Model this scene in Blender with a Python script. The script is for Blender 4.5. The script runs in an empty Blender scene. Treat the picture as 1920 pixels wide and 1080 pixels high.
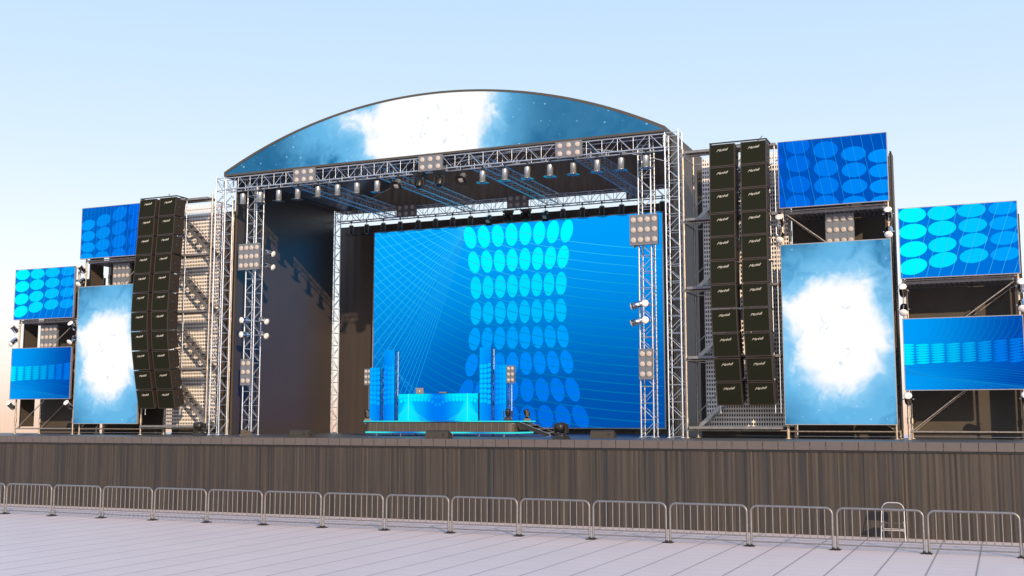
import bpy, math, random
from mathutils import Vector as V, Matrix, noise
random.seed(7)
PI = math.pi
sc = bpy.context.scene
COL = sc.collection
ZD = 2.45            # height of the stage deck
# ------------------------------------------------------------------ materials
def srgb(r, g, b):
    f = lambda c: (c/255/12.92) if c/255 <= .04045 else ((c/255+.055)/1.055)**2.4
    return (f(r), f(g), f(b))
def mat(name, col, rough=.6, metal=0., spec=.5, noise_amt=0., nscale=8., bump=0., stretch=(1, 1, 1), rvar=0.):
    m = bpy.data.materials.new(name); m.use_nodes = True
    nt = m.node_tree; b = nt.nodes['Principled BSDF']
    b.inputs['Base Color'].default_value = (*col, 1)
    b.inputs['Roughness'].default_value = rough
    b.inputs['Metallic'].default_value = metal
    b.inputs['Specular IOR Level'].default_value = spec
    if noise_amt or bump or rvar:
        tc = nt.nodes.new('ShaderNodeTexCoord'); mp = nt.nodes.new('ShaderNodeMapping')
        mp.inputs['Scale'].default_value = stretch
        n = nt.nodes.new('ShaderNodeTexNoise'); n.inputs['Scale'].default_value = nscale; n.inputs['Detail'].default_value = 5
        nt.links.new(tc.outputs['Object'], mp.inputs['Vector']); nt.links.new(mp.outputs[0], n.inputs['Vector'])
        if noise_amt:
            r = nt.nodes.new('ShaderNodeValToRGB')
            r.color_ramp.elements[0].position = .3; r.color_ramp.elements[1].position = .7
            r.color_ramp.elements[0].color = (*[c*(1-noise_amt) for c in col], 1)
            r.color_ramp.elements[1].color = (*[min(1, c*(1+noise_amt)) for c in col], 1)
            nt.links.new(n.outputs['Fac'], r.inputs[0]); nt.links.new(r.outputs[0], b.inputs['Base Color'])
        if rvar:
            mr = nt.nodes.new('ShaderNodeMapRange'); mr.inputs[3].default_value = max(.02, rough-rvar); mr.inputs[4].default_value = rough+rvar
            nt.links.new(n.outputs['Fac'], mr.inputs[0]); nt.links.new(mr.outputs[0], b.inputs['Roughness'])
        if bump:
            bp = nt.nodes.new('ShaderNodeBump'); bp.inputs['Strength'].default_value = bump; bp.inputs['Distance'].default_value = .02
            nt.links.new(n.outputs['Fac'], bp.inputs['Height']); nt.links.new(bp.outputs[0], b.inputs['Normal'])
    return m
M = {}
M['alu'] = mat('aluminium_tube', (.56, .61, .70), .42, .85, nscale=30, rvar=.10)
M['chrome'] = mat('polished_can', (.50, .53, .57), .36, .75, nscale=12, rvar=.05)
M['darkcan'] = mat('dark_can', (.10, .095, .09), .35, .3)
M['gel'] = mat('gel_frame', (.25, .27, .30), .15, .9)
M['lenswhite'] = mat('white_lens', (.80, .76, .76), .4)
M['brightcan'] = mat('bright_can', (.86, .88, .92), .14, 1., nscale=12, rvar=.05)
M['lining'] = mat('glossy_roof_lining', (.10, .108, .12), .22, noise_amt=.10, nscale=1.5, bump=.08, stretch=(1, .3, 1))
M['glass'] = mat('dark_glass', (.02, .02, .025), .08)
M['curtainwall'] = mat('side_wall_cloth', (.050, .041, .039), .34, noise_amt=.06, nscale=.4)
M['galv'] = mat('galvanised_scaffold', (.46, .40, .35), .42, .75, noise_amt=.18, nscale=9, rvar=.1)
M['steel'] = mat('grey_steel', (.30, .30, .32), .38, .7, noise_amt=.12, nscale=6)
M['deckmetal'] = mat('deck_metal', (.22, .22, .24), .5, .4, noise_amt=.15, nscale=5)
M['perf'] = mat('perforated_sheet', (.80, .77, .78), .5, .0, noise_amt=.05, nscale=2)
M['black'] = mat('black_paint', (.018, .018, .020), .45, nscale=20, rvar=.1)
M['blackmetal'] = mat('black_metal', (.030, .028, .028), .38, .3, nscale=14, rvar=.12)
M['cloth'] = mat('dark_stage_cloth', (.026, .022, .020), .75, noise_amt=.12, nscale=2.5, bump=.15, stretch=(1, 1, .2))
M['clothin'] = mat('roof_lining', (.26, .225, .205), .38, noise_amt=.15, nscale=2.0, bump=.3, stretch=(2, 2, .3))
M['board'] = mat('backing_board', (.060, .050, .043), .7, noise_amt=.10, nscale=1.5)
M['roofskin'] = mat('roof_skin', (.060, .053, .049), .6, noise_amt=.08, nscale=1.5)
M['wallskin'] = mat('wall_skin', (.070, .064, .063), .6, noise_amt=.10, nscale=1.2, stretch=(1, 1, .3))
M['frame'] = mat('screen_frame', (.42, .41, .42), .35, .6)
M['cab'] = mat('speaker_vinyl', (.028, .022, .020), .55, spec=.3, noise_amt=.12, nscale=30, bump=.25)
M['grille'] = mat('speaker_grille', (.0105, .0125, .0075), .85, spec=.15, noise_amt=.35, nscale=60, stretch=(1, 1, 4))
M['trim'] = mat('speaker_trim', (.045, .037, .034), .5, spec=.3)
M['white'] = mat('white_letter', (.60, .58, .55), .5)
M['housing'] = mat('lamp_housing', (.15, .17, .21), .5, .1, noise_amt=.08, nscale=10)
M['disc'] = mat('frosted_lens', (.45, .405, .395), .75, noise_amt=.06, nscale=20)
M['wood'] = mat('riser_board', (.072, .060, .052), .55, noise_amt=.15, nscale=6, stretch=(1, 1, .2))
M['laptop'] = mat('laptop_silver', (.42, .38, .35), .4, .5)
M['wedge'] = mat('monitor_paint', (.040, .034, .030), .6, noise_amt=.1, nscale=20)
M['barrier'] = mat('barrier_steel', (.235, .23, .245), .42, .6, noise_amt=.10, nscale=14, rvar=.1)
M['chairframe'] = mat('chair_enamel', (.60, .61, .66), .3)
M['chairpad'] = mat('chair_pad', (.055, .050, .050), .6)
M['glow'] = None

def node(nt, t, **kw):
    n = nt.nodes.new(t)
    for k, v in kw.items(): setattr(n, k, v)
    return n
# emission read from the screen picture's own colours
m = bpy.data.materials.new('led_picture'); m.use_nodes = True; nt = m.node_tree; nt.nodes.clear()
at = node(nt, 'ShaderNodeAttribute', attribute_name='Col'); em = node(nt, 'ShaderNodeEmission'); ou = node(nt, 'ShaderNodeOutputMaterial')
nt.links.new(at.outputs['Color'], em.inputs['Color']); nt.links.new(em.outputs[0], ou.inputs[0]); M['led'] = m
# paving
m = bpy.data.materials.new('paving'); m.use_nodes = True; nt = m.node_tree; b = nt.nodes['Principled BSDF']; M['paving'] = m
tc = node(nt, 'ShaderNodeTexCoord'); sx = node(nt, 'ShaderNodeSeparateXYZ'); nt.links.new(tc.outputs['Object'], sx.inputs[0])
def mth(op, a, bb=None, c=None, clamp=False):
    n = node(nt, 'ShaderNodeMath', operation=op); n.use_clamp = clamp
    for i, x in enumerate((a, bb, c)):
        if x is None: continue
        if hasattr(x, 'links'): nt.links.new(x, n.inputs[i])
        else: n.inputs[i].default_value = x
    return n.outputs[0]
def joint(src, off, pitch, w):
    a = mth('SUBTRACT', src, off); f = mth('FLOORED_MODULO', a, pitch)
    d = mth('MINIMUM', f, mth('SUBTRACT', pitch, f))
    return mth('SUBTRACT', 1., mth('DIVIDE', d, w), clamp=True)
jx = joint(sx.outputs[0], 14.38, .905, .030)
jy = joint(sx.outputs[1], 23.14, .605, .020)
nz = node(nt, 'ShaderNodeTexNoise'); nz.inputs['Scale'].default_value = .7; nz.inputs['Detail'].default_value = 8; nt.links.new(tc.outputs['Object'], nz.inputs['Vector'])
nf = node(nt, 'ShaderNodeTexNoise'); nf.inputs['Scale'].default_value = 25; nf.inputs['Detail'].default_value = 6; nt.links.new(tc.outputs['Object'], nf.inputs['Vector'])
rm = node(nt, 'ShaderNodeValToRGB'); rm.color_ramp.elements[0].position = .3; rm.color_ramp.elements[1].position = .7
rm.color_ramp.elements[0].color = (.655, .560, .560, 1); rm.color_ramp.elements[1].color = (.72, .615, .61, 1)
nt.links.new(mth('MULTIPLY_ADD', nf.outputs['Fac'], .3, mth('MULTIPLY', nz.outputs['Fac'], .7)), rm.inputs[0])
mx = node(nt, 'ShaderNodeMix', data_type='RGBA'); mx.inputs[7].default_value = (.13, .12, .13, 1)
nt.links.new(rm.outputs[0], mx.inputs[6]); nt.links.new(mth('MULTIPLY', jx, .85), mx.inputs[0])
mx2 = node(nt, 'ShaderNodeMix', data_type='RGBA'); mx2.inputs[7].default_value = (.20, .19, .20, 1)
nt.links.new(mx.outputs[2], mx2.inputs[6]); nt.links.new(mth('MULTIPLY', jy, .35), mx2.inputs[0])
nt.links.new(mx2.outputs[2], b.inputs['Base Color']); b.inputs['Roughness'].default_value = .55
bp = node(nt, 'ShaderNodeBump'); bp.inputs['Strength'].default_value = .4; bp.inputs['Distance'].default_value = .006
nt.links.new(mth('SUBTRACT', mth('MULTIPLY', nf.outputs['Fac'], .3), mth('MAXIMUM', jx, jy)), bp.inputs['Height']); nt.links.new(bp.outputs[0], b.inputs['Normal'])
# skirt : dark streaked timber cloth
m = bpy.data.materials.new('skirt_streaks'); m.use_nodes = True; nt = m.node_tree; b = nt.nodes['Principled BSDF']; M['skirt'] = m
tc = node(nt, 'ShaderNodeTexCoord')
def streak(sx_, sz_, detail, seed):
    mp = node(nt, 'ShaderNodeMapping'); mp.inputs['Scale'].default_value = (sx_, 1, sz_); mp.inputs['Location'].default_value = (seed, 0, seed)
    n = node(nt, 'ShaderNodeTexNoise'); n.inputs['Scale'].default_value = 1; n.inputs['Detail'].default_value = detail
    nt.links.new(tc.outputs['Object'], mp.inputs[0]); nt.links.new(mp.outputs[0], n.inputs['Vector']); return n.outputs['Fac']
r1 = node(nt, 'ShaderNodeValToRGB'); cr = r1.color_ramp
cr.elements[0].position = .36; cr.elements[0].color = (.022, .023, .028, 1); cr.elements[1].position = .46; cr.elements[1].color = (.037, .0295, .0265, 1)
e = cr.elements.new(.60); e.color = (.048, .039, .0345, 1)
nt.links.new(streak(5.0, .12, 4, 3.1), r1.inputs[0])
r2 = node(nt, 'ShaderNodeValToRGB'); r2.color_ramp.elements[0].position = .40; r2.color_ramp.elements[0].color = (.72, .72, .74, 1); r2.color_ramp.elements[1].position = .50; r2.color_ramp.elements[1].color = (1, 1, 1, 1)
nt.links.new(streak(16., .35, 3, 9.7), r2.inputs[0])
mx = node(nt, 'ShaderNodeMix', data_type='RGBA', blend_type='MULTIPLY'); mx.inputs[0].default_value = 1
nt.links.new(r1.outputs[0], mx.inputs[6]); nt.links.new(r2.outputs[0], mx.inputs[7]); nt.links.new(mx.outputs[2], b.inputs['Base Color'])
b.inputs['Roughness'].default_value = .65
# fascia panels and deck
M['fascia'] = mat('fascia_panel', (.098, .084, .086), .5, noise_amt=.06, nscale=3)
M['deck'] = mat('deck_floor', (.075, .074, .080), .45, noise_amt=.12, nscale=2, rvar=.08)

# ------------------------------------------------------------------ mesh helpers
class MB:
    def __init__(s): s.v = []; s.f = []; s.sm = []; s.col = None
    def add(s, vs, fs, smooth=False):
        o = len(s.v); s.v += [tuple(p) for p in vs]
        for f in fs: s.f.append([i+o for i in f]); s.sm.append(smooth)
        return s
    def box(s, x0, x1, y0, y1, z0, z1):
        vs = [(x, y, z) for z in (z0, z1) for y in (y0, y1) for x in (x0, x1)]
        return s.add(vs, [(0, 2, 3, 1), (4, 5, 7, 6), (0, 1, 5, 4), (2, 6, 7, 3), (0, 4, 6, 2), (1, 3, 7, 5)])
    def hexa(s, p):      # 8 points: bottom 4 (ccw), top 4
        return s.add(p, [(3, 2, 1, 0), (4, 5, 6, 7), (0, 1, 5, 4), (1, 2, 6, 5), (2, 3, 7, 6), (3, 0, 4, 7)])
    def tube(s, a, b, r, n=8, cap=True, r2=None):
        a = V(a); b = V(b); d = (b-a).normalized(); r2 = r if r2 is None else r2
        u = d.orthogonal().normalized(); w = d.cross(u)
        vs = []
        for p, q in ((a, r), (b, r2)):
            for i in range(n):
                t = 2*PI*i/n; vs.append(p+u*math.cos(t)*q+w*math.sin(t)*q)
        s.add(vs, [(i, (i+1) % n, n+(i+1) % n, n+i) for i in range(n)], True)
        if cap: s.add(vs, [tuple(range(n-1, -1, -1)), tuple(range(n, 2*n))])
        return s
    def path(s, pts, r, n=8):
        pts = [V(p) for p in pts]; rings = []; u = None
        for i, p in enumerate(pts):
            d = (pts[min(i+1, len(pts)-1)]-pts[max(i-1, 0)]).normalized()
            u = d.orthogonal().normalized() if u is None else (u-d*u.dot(d)).normalized()
            w = d.cross(u); rings.append([p+u*math.cos(2*PI*k/n)*r+w*math.sin(2*PI*k/n)*r for k in range(n)])
        vs = [q for g in rings for q in g]
        fs = [(i*n+k, i*n+(k+1) % n, (i+1)*n+(k+1) % n, (i+1)*n+k) for i in range(len(pts)-1) for k in range(n)]
        s.add(vs, fs, True); s.add(rings[0]+rings[-1], [tuple(range(n-1, -1, -1)), tuple(range(n, 2*n))]); return s
    def lathe(s, o, ax, prof, n=14):   # prof: (distance along axis, radius)
        o = V(o); ax = V(ax).normalized(); u = ax.orthogonal().normalized(); w = ax.cross(u); vs = []
        for h, r in prof:
            for k in range(n): t = 2*PI*k/n; vs.append(o+ax*h+u*math.cos(t)*r+w*math.sin(t)*r)
        fs = [(i*n+k, i*n+(k+1) % n, (i+1)*n+(k+1) % n, (i+1)*n+k) for i in range(len(prof)-1) for k in range(n)]
        return s.add(vs, fs, True)
    def prism(s, poly, y0, y1):   # poly in (x,z), extruded along y
        n = len(poly); vs = [(x, y0, z) for x, z in poly]+[(x, y1, z) for x, z in poly]
        return s.add(vs, [tuple(range(n)), tuple(range(2*n-1, n-1, -1))]+[(i, n+i, n+(i+1) % n, (i+1) % n) for i in range(n)])
    def mesh(s, name):
        me = bpy.data.meshes.new(name); me.from_pydata(s.v, [], s.f); me.update()
        me.polygons.foreach_set('use_smooth', s.sm)
        if s.col:
            a = me.color_attributes.new('Col', 'FLOAT_COLOR', 'POINT')
            for i, c in enumerate(s.col): a.data[i].color = (*c, 1)
        return me
def part(name, mb, m, parent=None, label=None, loc=None, rot=None, kind=None):
    me = mb if isinstance(mb, bpy.types.Mesh) else mb.mesh(name)
    if not me.materials: me.materials.append(M[m] if isinstance(m, str) else m)
    o = bpy.data.objects.new(name, me); COL.objects.link(o)
    if parent: o.parent = parent
    if loc is not None: o.location = loc
    if rot is not None: o.rotation_euler = rot
    if label: o['label'] = label
    if kind: o['kind'] = kind
    return o
def thing(name, label, cat, loc=(0, 0, 0), rot=(0, 0, 0), group=None):
    o = bpy.data.objects.new(name, None); COL.objects.link(o); o.empty_display_size = .2
    o.location = loc; o.rotation_euler = rot; o['label'] = label; o['category'] = cat
    if group: o['group'] = group
    return o
def tag(o, label, cat, group=None):
    o['label'] = label; o['category'] = cat
    if group: o['group'] = group
    return o
def copy_tree(o, label=None, loc=None, rot=None, group=None, parent=None):
    c = o.copy(); COL.objects.link(c); c.parent = parent
    for ch in o.children: copy_tree(ch, parent=c)
    if parent is None:
        if label: c['label'] = label
        if group: c['group'] = group
        if loc is not None: c.location = loc
        if rot is not None: c.rotation_euler = rot
    return c
ORD = ['first', 'second', 'third', 'fourth', 'fifth', 'sixth', 'seventh', 'eighth', 'ninth', 'tenth', 'eleventh', 'twelfth',
       'thirteenth', 'fourteenth', 'fifteenth', 'sixteenth', 'seventeenth', 'eighteenth', 'nineteenth', 'twentieth']

# ------------------------------------------------------------------ setting
g = MB(); g.add([(-190, -60, 0), (190, -60, 0), (190, 260, 0), (-190, 260, 0)], [(0, 1, 2, 3)])
o = part('ground', g, 'paving'); o['kind'] = 'structure'

# stage platform
st = thing('stage_platform', 'long raised stage deck with grey tiled edge above a brown streaked skirt', 'stage', (0, 31.15, 0))
d = MB(); Y0 = .0
poly = [(-24, .02), (24, .02), (24, 7.45), (11.2, 7.45), (11.2, 14.6), (-11.2, 14.6), (-11.2, 7.45), (-24, 7.45)]
n = len(poly)
d.add([(x, y, ZD) for x, y in poly]+[(x, y, ZD-.16) for x, y in poly], [tuple(range(n)), tuple(range(2*n-1, n-1, -1))]+[(i, n+i, n+(i+1) % n, (i+1) % n) for i in range(n)])
part('deck_floor', d, 'deck', st)
f = MB(); p = .4155; k0 = int(-24/p)
for k in range(k0, -k0):
    x = 9.29+p*math.floor(0)+p*(k)-p*22
    if x < -24 or x+p > 24: continue
    f.box(x+.009, x+p-.009, -.012, .018, ZD-.225, ZD-.004)
part('fascia', f, 'fascia', st)
f = MB(); f.box(-24, 24, .0, .0199, ZD-.235, ZD-.165); f.box(-24, 24, .03, .12, ZD-.275, ZD-.235); part('fascia_backing', f, 'black', st)
s = MB(); xs = []; x = -24
while x < 24: xs.append(x); x += random.uniform(.035, .085)
ys = [.055+random.uniform(0, .022) for _ in xs]
for i, x in enumerate(xs): s.v += [(x, ys[i]+.03, 0.0), (x+random.uniform(-.01, .01), ys[i]+.012, 1.1), (x, ys[i], ZD-.262)]
for i in range(len(xs)-1):
    for j in (0, 1): s.f.append([i*3+j, i*3+3+j, i*3+4+j, i*3+1+j]); s.sm.append(False)
part('skirt', s, 'skirt', st)

# ------------------------------------------------------------------ trusses
def truss(name, label, o, L, W, D, pitch=.55, rc=.027, rb=.0125, group=None, feet=False, extra=0., side_diag=False):
    """four chords along L, cross-section W x D"""
    o = V(o); L = V(L); W = V(W); D = V(D); t = thing(name, label, 'truss', o, group=group)
    ln = L.length; n = max(1, round(ln/pitch)); cs = [V((0, 0, 0)), W, W+D, D]; u = L.normalized()
    for c in cs: part('chord', MB().tube(c, c+L+u*extra, rc, 10), 'alu', t)
    b = MB()
    for i in range(n+1):
        q = L*(min(i+.06, n-.06)/n if i else .06/n)
        for j in range(4): b.tube(cs[j]+q, cs[(j+1) % 4]+q, rb, 6, False)
    for i in range(n):
        for j in ((0, 1, 2, 3) if feet else (0, 2) if not side_diag else (1, 3)):
            a_, b_ = cs[j], cs[(j+1) % 4]
            if (i+j // 2) % 2: a_, b_ = b_, a_
            b.tube(a_+L*((i+.12)/n), b_+L*((i+.88)/n), rb, 6, False)
    part('bracing', b, 'alu', t)
    if feet:
        for c in cs: part('foot_plate', MB().box(c.x-.06, c.x+.06, c.y-.06, c.y+.06, 0, .018).lathe(c+V((0, 0, .018)), (0, 0, 1), [(0, .045), (.05, .034), (.05, 0)], 10), 'alu', t)
    return t
G = 'aluminium truss towers standing on the stage'
for s_, w in ((-1, 'left'), (1, 'right')):
    x = -9.25 if s_ < 0 else 8.80
    truss('truss_tower', f'tall outer aluminium lattice tower holding the {w} end of the front roof beam', (x, 35.58, ZD), (0, 0, 9.98), (.45, 0, 0), (0, .47, 0), feet=True, group=G, extra=.06)
    x = -8.14 if s_ < 0 else 7.71
    truss('truss_tower', f'inner aluminium lattice tower carrying lamps on the {w} side of the stage', (x, 36.13, ZD), (0, 0, 9.78), (.43, 0, 0), (0, .45, 0), feet=True, group=G)
    x = -9.22 if s_ < 0 else 8.79
    truss('truss_tower', f'rear aluminium lattice tower in the {w} back corner of the stage', (x, 43.52, ZD), (0, 0, 9.95), (.43, 0, 0), (0, .45, 0), feet=True, group=G)
G = 'horizontal trusses under the stage roof'
truss('truss_beam', 'long front lattice beam running under the curved screen', (-8.79, 35.58, 11.93), (17.58, 0, 0), (0, 0, .45), (0, .45, 0), group=G)
truss('truss_beam', 'long rear lattice beam above the big blue screen', (-8.75, 43.55, 11.93), (17.5, 0, 0), (0, 0, .45), (0, .45, 0), group=G)
for i, x in enumerate((-6.13, -2.30, 1.54, 5.42)):
    truss('truss_rafter', f'{ORD[i]} from the left of the four lattice rafters running back under the roof', (x, 36.08, 11.96), (0, 7.42, 0), (.48, 0, 0), (0, 0, .43), group=G, pitch=.37, rb=.009, side_diag=True)

# ------------------------------------------------------------------ roof
RH, ZS, ZA = 8.84, 12.61, 14.76
R_ = (RH*RH+(ZA-ZS)**2)/(2*(ZA-ZS)); ZC = ZA-R_
def arc(off, n=56, half=RH-.0):
    r = R_-off; a0 = math.asin(min(1, (half-off)/r)); return [(r*math.sin(-a0+2*a0*i/n), ZC+r*math.cos(-a0+2*a0*i/n)) for i in range(n+1)]
rf = thing('stage_roof', 'dark barrel roof over the stage with a curved gable at its front', 'roof', (0, 35.5, 12.4))
def L0(pts): return [(x, z-12.4) for x, z in pts]
out = L0(arc(0)); inn = L0(arc(.10)); zb = .03
sh = MB(); YB = 9.1
n = len(out)
sh.add([(x, 0.10, z) for x, z in out]+[(x, YB, z) for x, z in out], [(i, i+1, n+i+1, n+i) for i in range(n-1)], True)
for s_ in (-1, 1): sh.add([(s_*RH, .10, zb+.02), (s_*RH, YB, zb+.02), (s_*RH, YB, out[0][1]), (s_*RH, .10, out[0][1])], [(0, 1, 2, 3)])
part('roof_skin', sh, 'roofskin', rf)
li = MB(); li.add([(x, 0.14, z) for x, z in inn]+[(x, YB-.02, z) for x, z in inn], [(i+1, i, n+i, n+i+1) for i in range(n-1)], True)
part('roof_lining', li, 'lining', rf)
# front gable frame ring and edge rails
def ring(p_out, p_in, y0, y1, mb):
    k = len(p_out)
    for i in range(k):
        j = (i+1) % k; a, b_, c, d_ = p_out[i], p_out[j], p_in[j], p_in[i]
        mb.add([(a[0], y0, a[1]), (b_[0], y0, b_[1]), (c[0], y0, c[1]), (d_[0], y0, d_[1]), (a[0], y1, a[1]), (b_[0], y1, b_[1]), (c[0], y1, c[1]), (d_[0], y1, d_[1])],
               [(0, 1, 2, 3), (7, 6, 5, 4), (0, 4, 5, 1), (3, 2, 6, 7)])
po = [(-RH, zb)]+out+[(RH, zb)]; b0 = .075
inn2 = [(x*(RH-b0)/RH, z-b0) for x, z in out]; pin = [(-RH+b0, zb+b0)]+inn2+[(RH-b0, zb+b0)]
pin[1] = (pin[1][0], max(pin[1][1], zb+b0)); pin[-2] = (pin[-2][0], max(pin[-2][1], zb+b0))
rg = MB(); ring(po, pin, 0, .095, rg); part('gable_frame', rg, 'roofskin', rf)
bw = MB(); bw.add([(x, .11, z) for x, z in out[1:-1]]+[(RH-.1, .11, zb+.02), (-RH+.1, .11, zb+.02)], [tuple(range(n))]); part('gable_backing', bw, 'black', rf)
# rear gable with hanging folds
rg = MB(); N = 180
for i in range(N+1):
    x = -RH+.06+(2*RH-.12)*i/N; zt = math.sqrt(max(0, R_*R_-x*x))+ZC-12.4-.12
    y = YB-.08+.035*math.sin(i*1.7)+.02*noise.noise((i*.35, 0, 0))
    rg.v += [(x, y, .08), (x, y*1-.0, zt*.5), (x, YB-.06, max(zt, .1))]
for i in range(N):
    for j in (0, 1): rg.f.append([i*3+j, i*3+3+j, i*3+4+j, i*3+1+j]); rg.sm.append(True)
part('rear_valance', rg, 'clothin', rf)
sb = MB()
for s_ in (-1, 1): sb.box(*sorted((s_*(RH-.10), s_*(RH-.004))), .2, YB-.1, 0.02, .12)
sb.box(-RH+.1, RH-.1, YB-.16, YB-.10, .02, .10)
part('edge_rail', sb, 'wood', rf)

# screens ---------------------------------------------------------------
def lerp(a, b_, t): return tuple(x+(y-x)*t for x, y in zip(a, b_))
def sst(a, b_, x): t = min(1, max(0, (x-a)/(b_-a))); return t*t*(3-2*t)
def fbm(x, y, z=0, o=5): return noise.fractal((x, y, z), .9, 2.1, o)
class Pic(MB):
    """flat LED picture: local x in 0..w, z in 0..h, facing -y"""
    def __init__(s, w, h, bg, nx=40, nz=30, inside=None):
        super().__init__(); s.col = []; s.w = w; s.h = h; s.k = 0
        for j in range(nz+1):
            for i in range(nx+1): s.v.append((w*i/nx, 0, h*j/nz)); s.col.append(bg(i/nx, j/nz))
        for j in range(nz):
            for i in range(nx):
                a = j*(nx+1)+i; s.f.append([a, a+1, a+nx+2, a+nx+1]); s.sm.append(False)
    def clip(s, pts):
        for ax, lim, sg in ((0, 0, 1), (0, s.w, -1), (1, 0, 1), (1, s.h, -1)):
            o = []
            for i in range(len(pts)):
                a, b_ = pts[i-1], pts[i]; da, db = sg*(a[ax]-lim), sg*(b_[ax]-lim)
                if (da >= 0) != (db >= 0): t = da/(da-db); o.append((a[0]+(b_[0]-a[0])*t, a[1]+(b_[1]-a[1])*t))
                if db >= 0: o.append(b_)
            pts = o
            if len(pts) < 3: return []
        return pts
    def poly(s, pts, c, lay):
        pts = s.clip(pts)
        if len(pts) < 3: return
        o = len(s.v); s.v += [(x, -lay*.0012, z) for x, z in pts]; s.col += [c]*len(pts); s.f.append(list(range(o, o+len(pts)))); s.sm.append(False)
    def dot(s, cx, cz, u, v, c, lay=1, n=24):
        s.poly([(cx+u[0]*math.cos(2*PI*i/n)+v[0]*math.sin(2*PI*i/n), cz+u[1]*math.cos(2*PI*i/n)+v[1]*math.sin(2*PI*i/n)) for i in range(n)], c, lay)
    def line(s, pts, wd, cf, lay=2):
        for a, b_ in zip(pts, pts[1:]):
            dx, dz = b_[0]-a[0], b_[1]-a[1]; l = math.hypot(dx, dz) or 1; nx, nz = -dz/l*wd/2, dx/l*wd/2
            s.poly([(a[0]+nx, a[1]+nz), (a[0]-nx, a[1]-nz), (b_[0]-nx, b_[1]-nz), (b_[0]+nx, b_[1]+nz)], cf((a[0]+b_[0])/2/s.w, (a[1]+b_[1])/2/s.h), lay+.5*(len(s.f) % 2))
def screen_thing(name, label, x0, x1, z0, z1, y, pic, fr=.035, dep=.12, group=None, brackets=True):
    w, h = x1-x0, z1-z0
    t = thing(name, label, 'led screen', (x0, y, z0), group=group)
    f = MB(); ring([(0, 0), (0, h), (w, h), (w, 0)], [(fr, fr), (fr, h-fr), (w-fr, h-fr), (w-fr, fr)], 0, dep, f)
    part('frame', f, 'frame', t)
    b_ = MB().box(fr*.5, w-fr*.5, .03, dep-.01, fr*.5, h-fr*.5); part('back_panel', b_, 'black', t)
    sc_ = part('display', pic, 'led', t, loc=(fr, .014, fr)); sc_.scale = ((w-2*fr)/pic_size[pic][0], 1, (h-2*fr)/pic_size[pic][1])
    return t
pic_size = {}
def fin(p, name): me = p.mesh(name); me.materials.append(M['led']); pic_size[me] = (p.w, p.h); return me
# big screen picture -----------------------------------------------------
BW, BH = 13.35, 8.69
CAMX, CAMH, CF = 18.67, 3.0, 2133.33
yaw, pit = .40688, .11601
def pix(px, py, Y):                    # where a sight line meets the plane y=Y, used once to measure the picture content
    c, s_ = math.cos(yaw), math.sin(yaw); cp, sp = math.cos(pit), math.sin(pit)
    r = V((c, s_, 0)); fh = V((-s_, c, 0)); fw = fh*cp+V((0, 0, sp)); up = V((0, 0, cp))-fh*sp
    d = r*((px-960)/CF)-up*((py-540)/CF)+fw
    return (CAMX+d.x*Y/d.y, CAMH+d.z*Y/d.y)
def big(cx, cy):                       # content position from the photo crop (2.455 x)
    X, Z = pix(640+cx/2.455, 380+cy/2.455, 44.14); return X+7.09, Z-2.71
c_tl, c_tr, c_bl, c_br = srgb(0, 168, 255), srgb(0, 158, 252), srgb(0, 95, 190), srgb(0, 78, 168)
def bgbig(u, v):
    t = v; a = lerp(c_bl, c_tl, sst(0, 1, v)); b_ = lerp(c_br, c_tr, sst(.05, 1, v)); c = lerp(a, b_, u)
    dk = math.exp(-((u-.36)/.16)**2-((v-.25)/.3)**2); c = lerp(c, srgb(0, 92, 182), .55*dk)
    return c
P = Pic(BW, BH, bgbig, 48, 36)
xl = [593, 611, 620, 620, 613, 600, 575, 541]; xr = [1038, 1021, 1012, 1012, 1020, 1038, 1065, 1101]
yl = [161, 275, 392, 510, 628, 747, 866, 985]; yr = [130, 250, 372, 495, 615, 733, 860, 985]
cc = [(0, 255, 255), (0, 248, 255), (0, 222, 255), (0, 190, 255), (0, 160, 255), (0, 138, 252), (0, 120, 240), (0, 108, 228)]
def gp(r, c): 
    r0 = min(7, max(0, r)); e_ = r-r0; t = c/7
    x, y = xl[r0]+(xr[r0]-xl[r0])*t, yl[r0]+(yr[r0]-yl[r0])*t
    if e_:
        r1_ = r0-e_; x1, y1 = xl[r1_]+(xr[r1_]-xl[r1_])*t, yl[r1_]+(yr[r1_]-yl[r1_])*t; x, y = 2*x-x1, 2*y-y1
    return big(x, y)
for r in range(8):
    for c in range(8):
        q = gp(r, c); a, b_ = gp(r, c-1), gp(r, c+1); e0, e1 = gp(r-1, c), gp(r+1, c)
        P.dot(q[0], q[1], ((b_[0]-a[0])*.222, (b_[1]-a[1])*.222), ((e1[0]-e0[0])*.222, (e1[1]-e0[1])*.222), srgb(*cc[r]), 7, 32)
def teal(u, v): return lerp(bgbig(u, v), lerp(srgb(0, 150, 190), srgb(70, 235, 255), sst(.35, .9, v-.15*u)), .5)
for k in range(32):
    yR = 300+42*k-84; pts = []
    for i in range(41):
        x = 150+1330*i/40; y = yR-500*(math.exp(-(x-150)/430)-math.exp(-1330/430)); pts.append(big(x, y))
    P.line(pts, .030, teal, 9)
def fan(u, v): return lerp(bgbig(u, v), srgb(40, 180, 255) if v < .6 else srgb(60, 205, 255), .50)
for k in range(22):
    t = k/21; tx, ty = (150, 165+t*1150) ; 
    if t > .6: tx = 150+(t-.6)*460; ty = 880
    P.line([big(592, 100), big(tx, ty)], .026, fan, 4)
for k in range(3): P.line([big(145, 590+k*55), big(330+k*32, 900)], .026, fan, 4)
for k in range(3): P.line([big(145, 600+k*60), big(235, 520+k*72)], .022, fan, 4)
big_me = fin(P, 'display')
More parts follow.
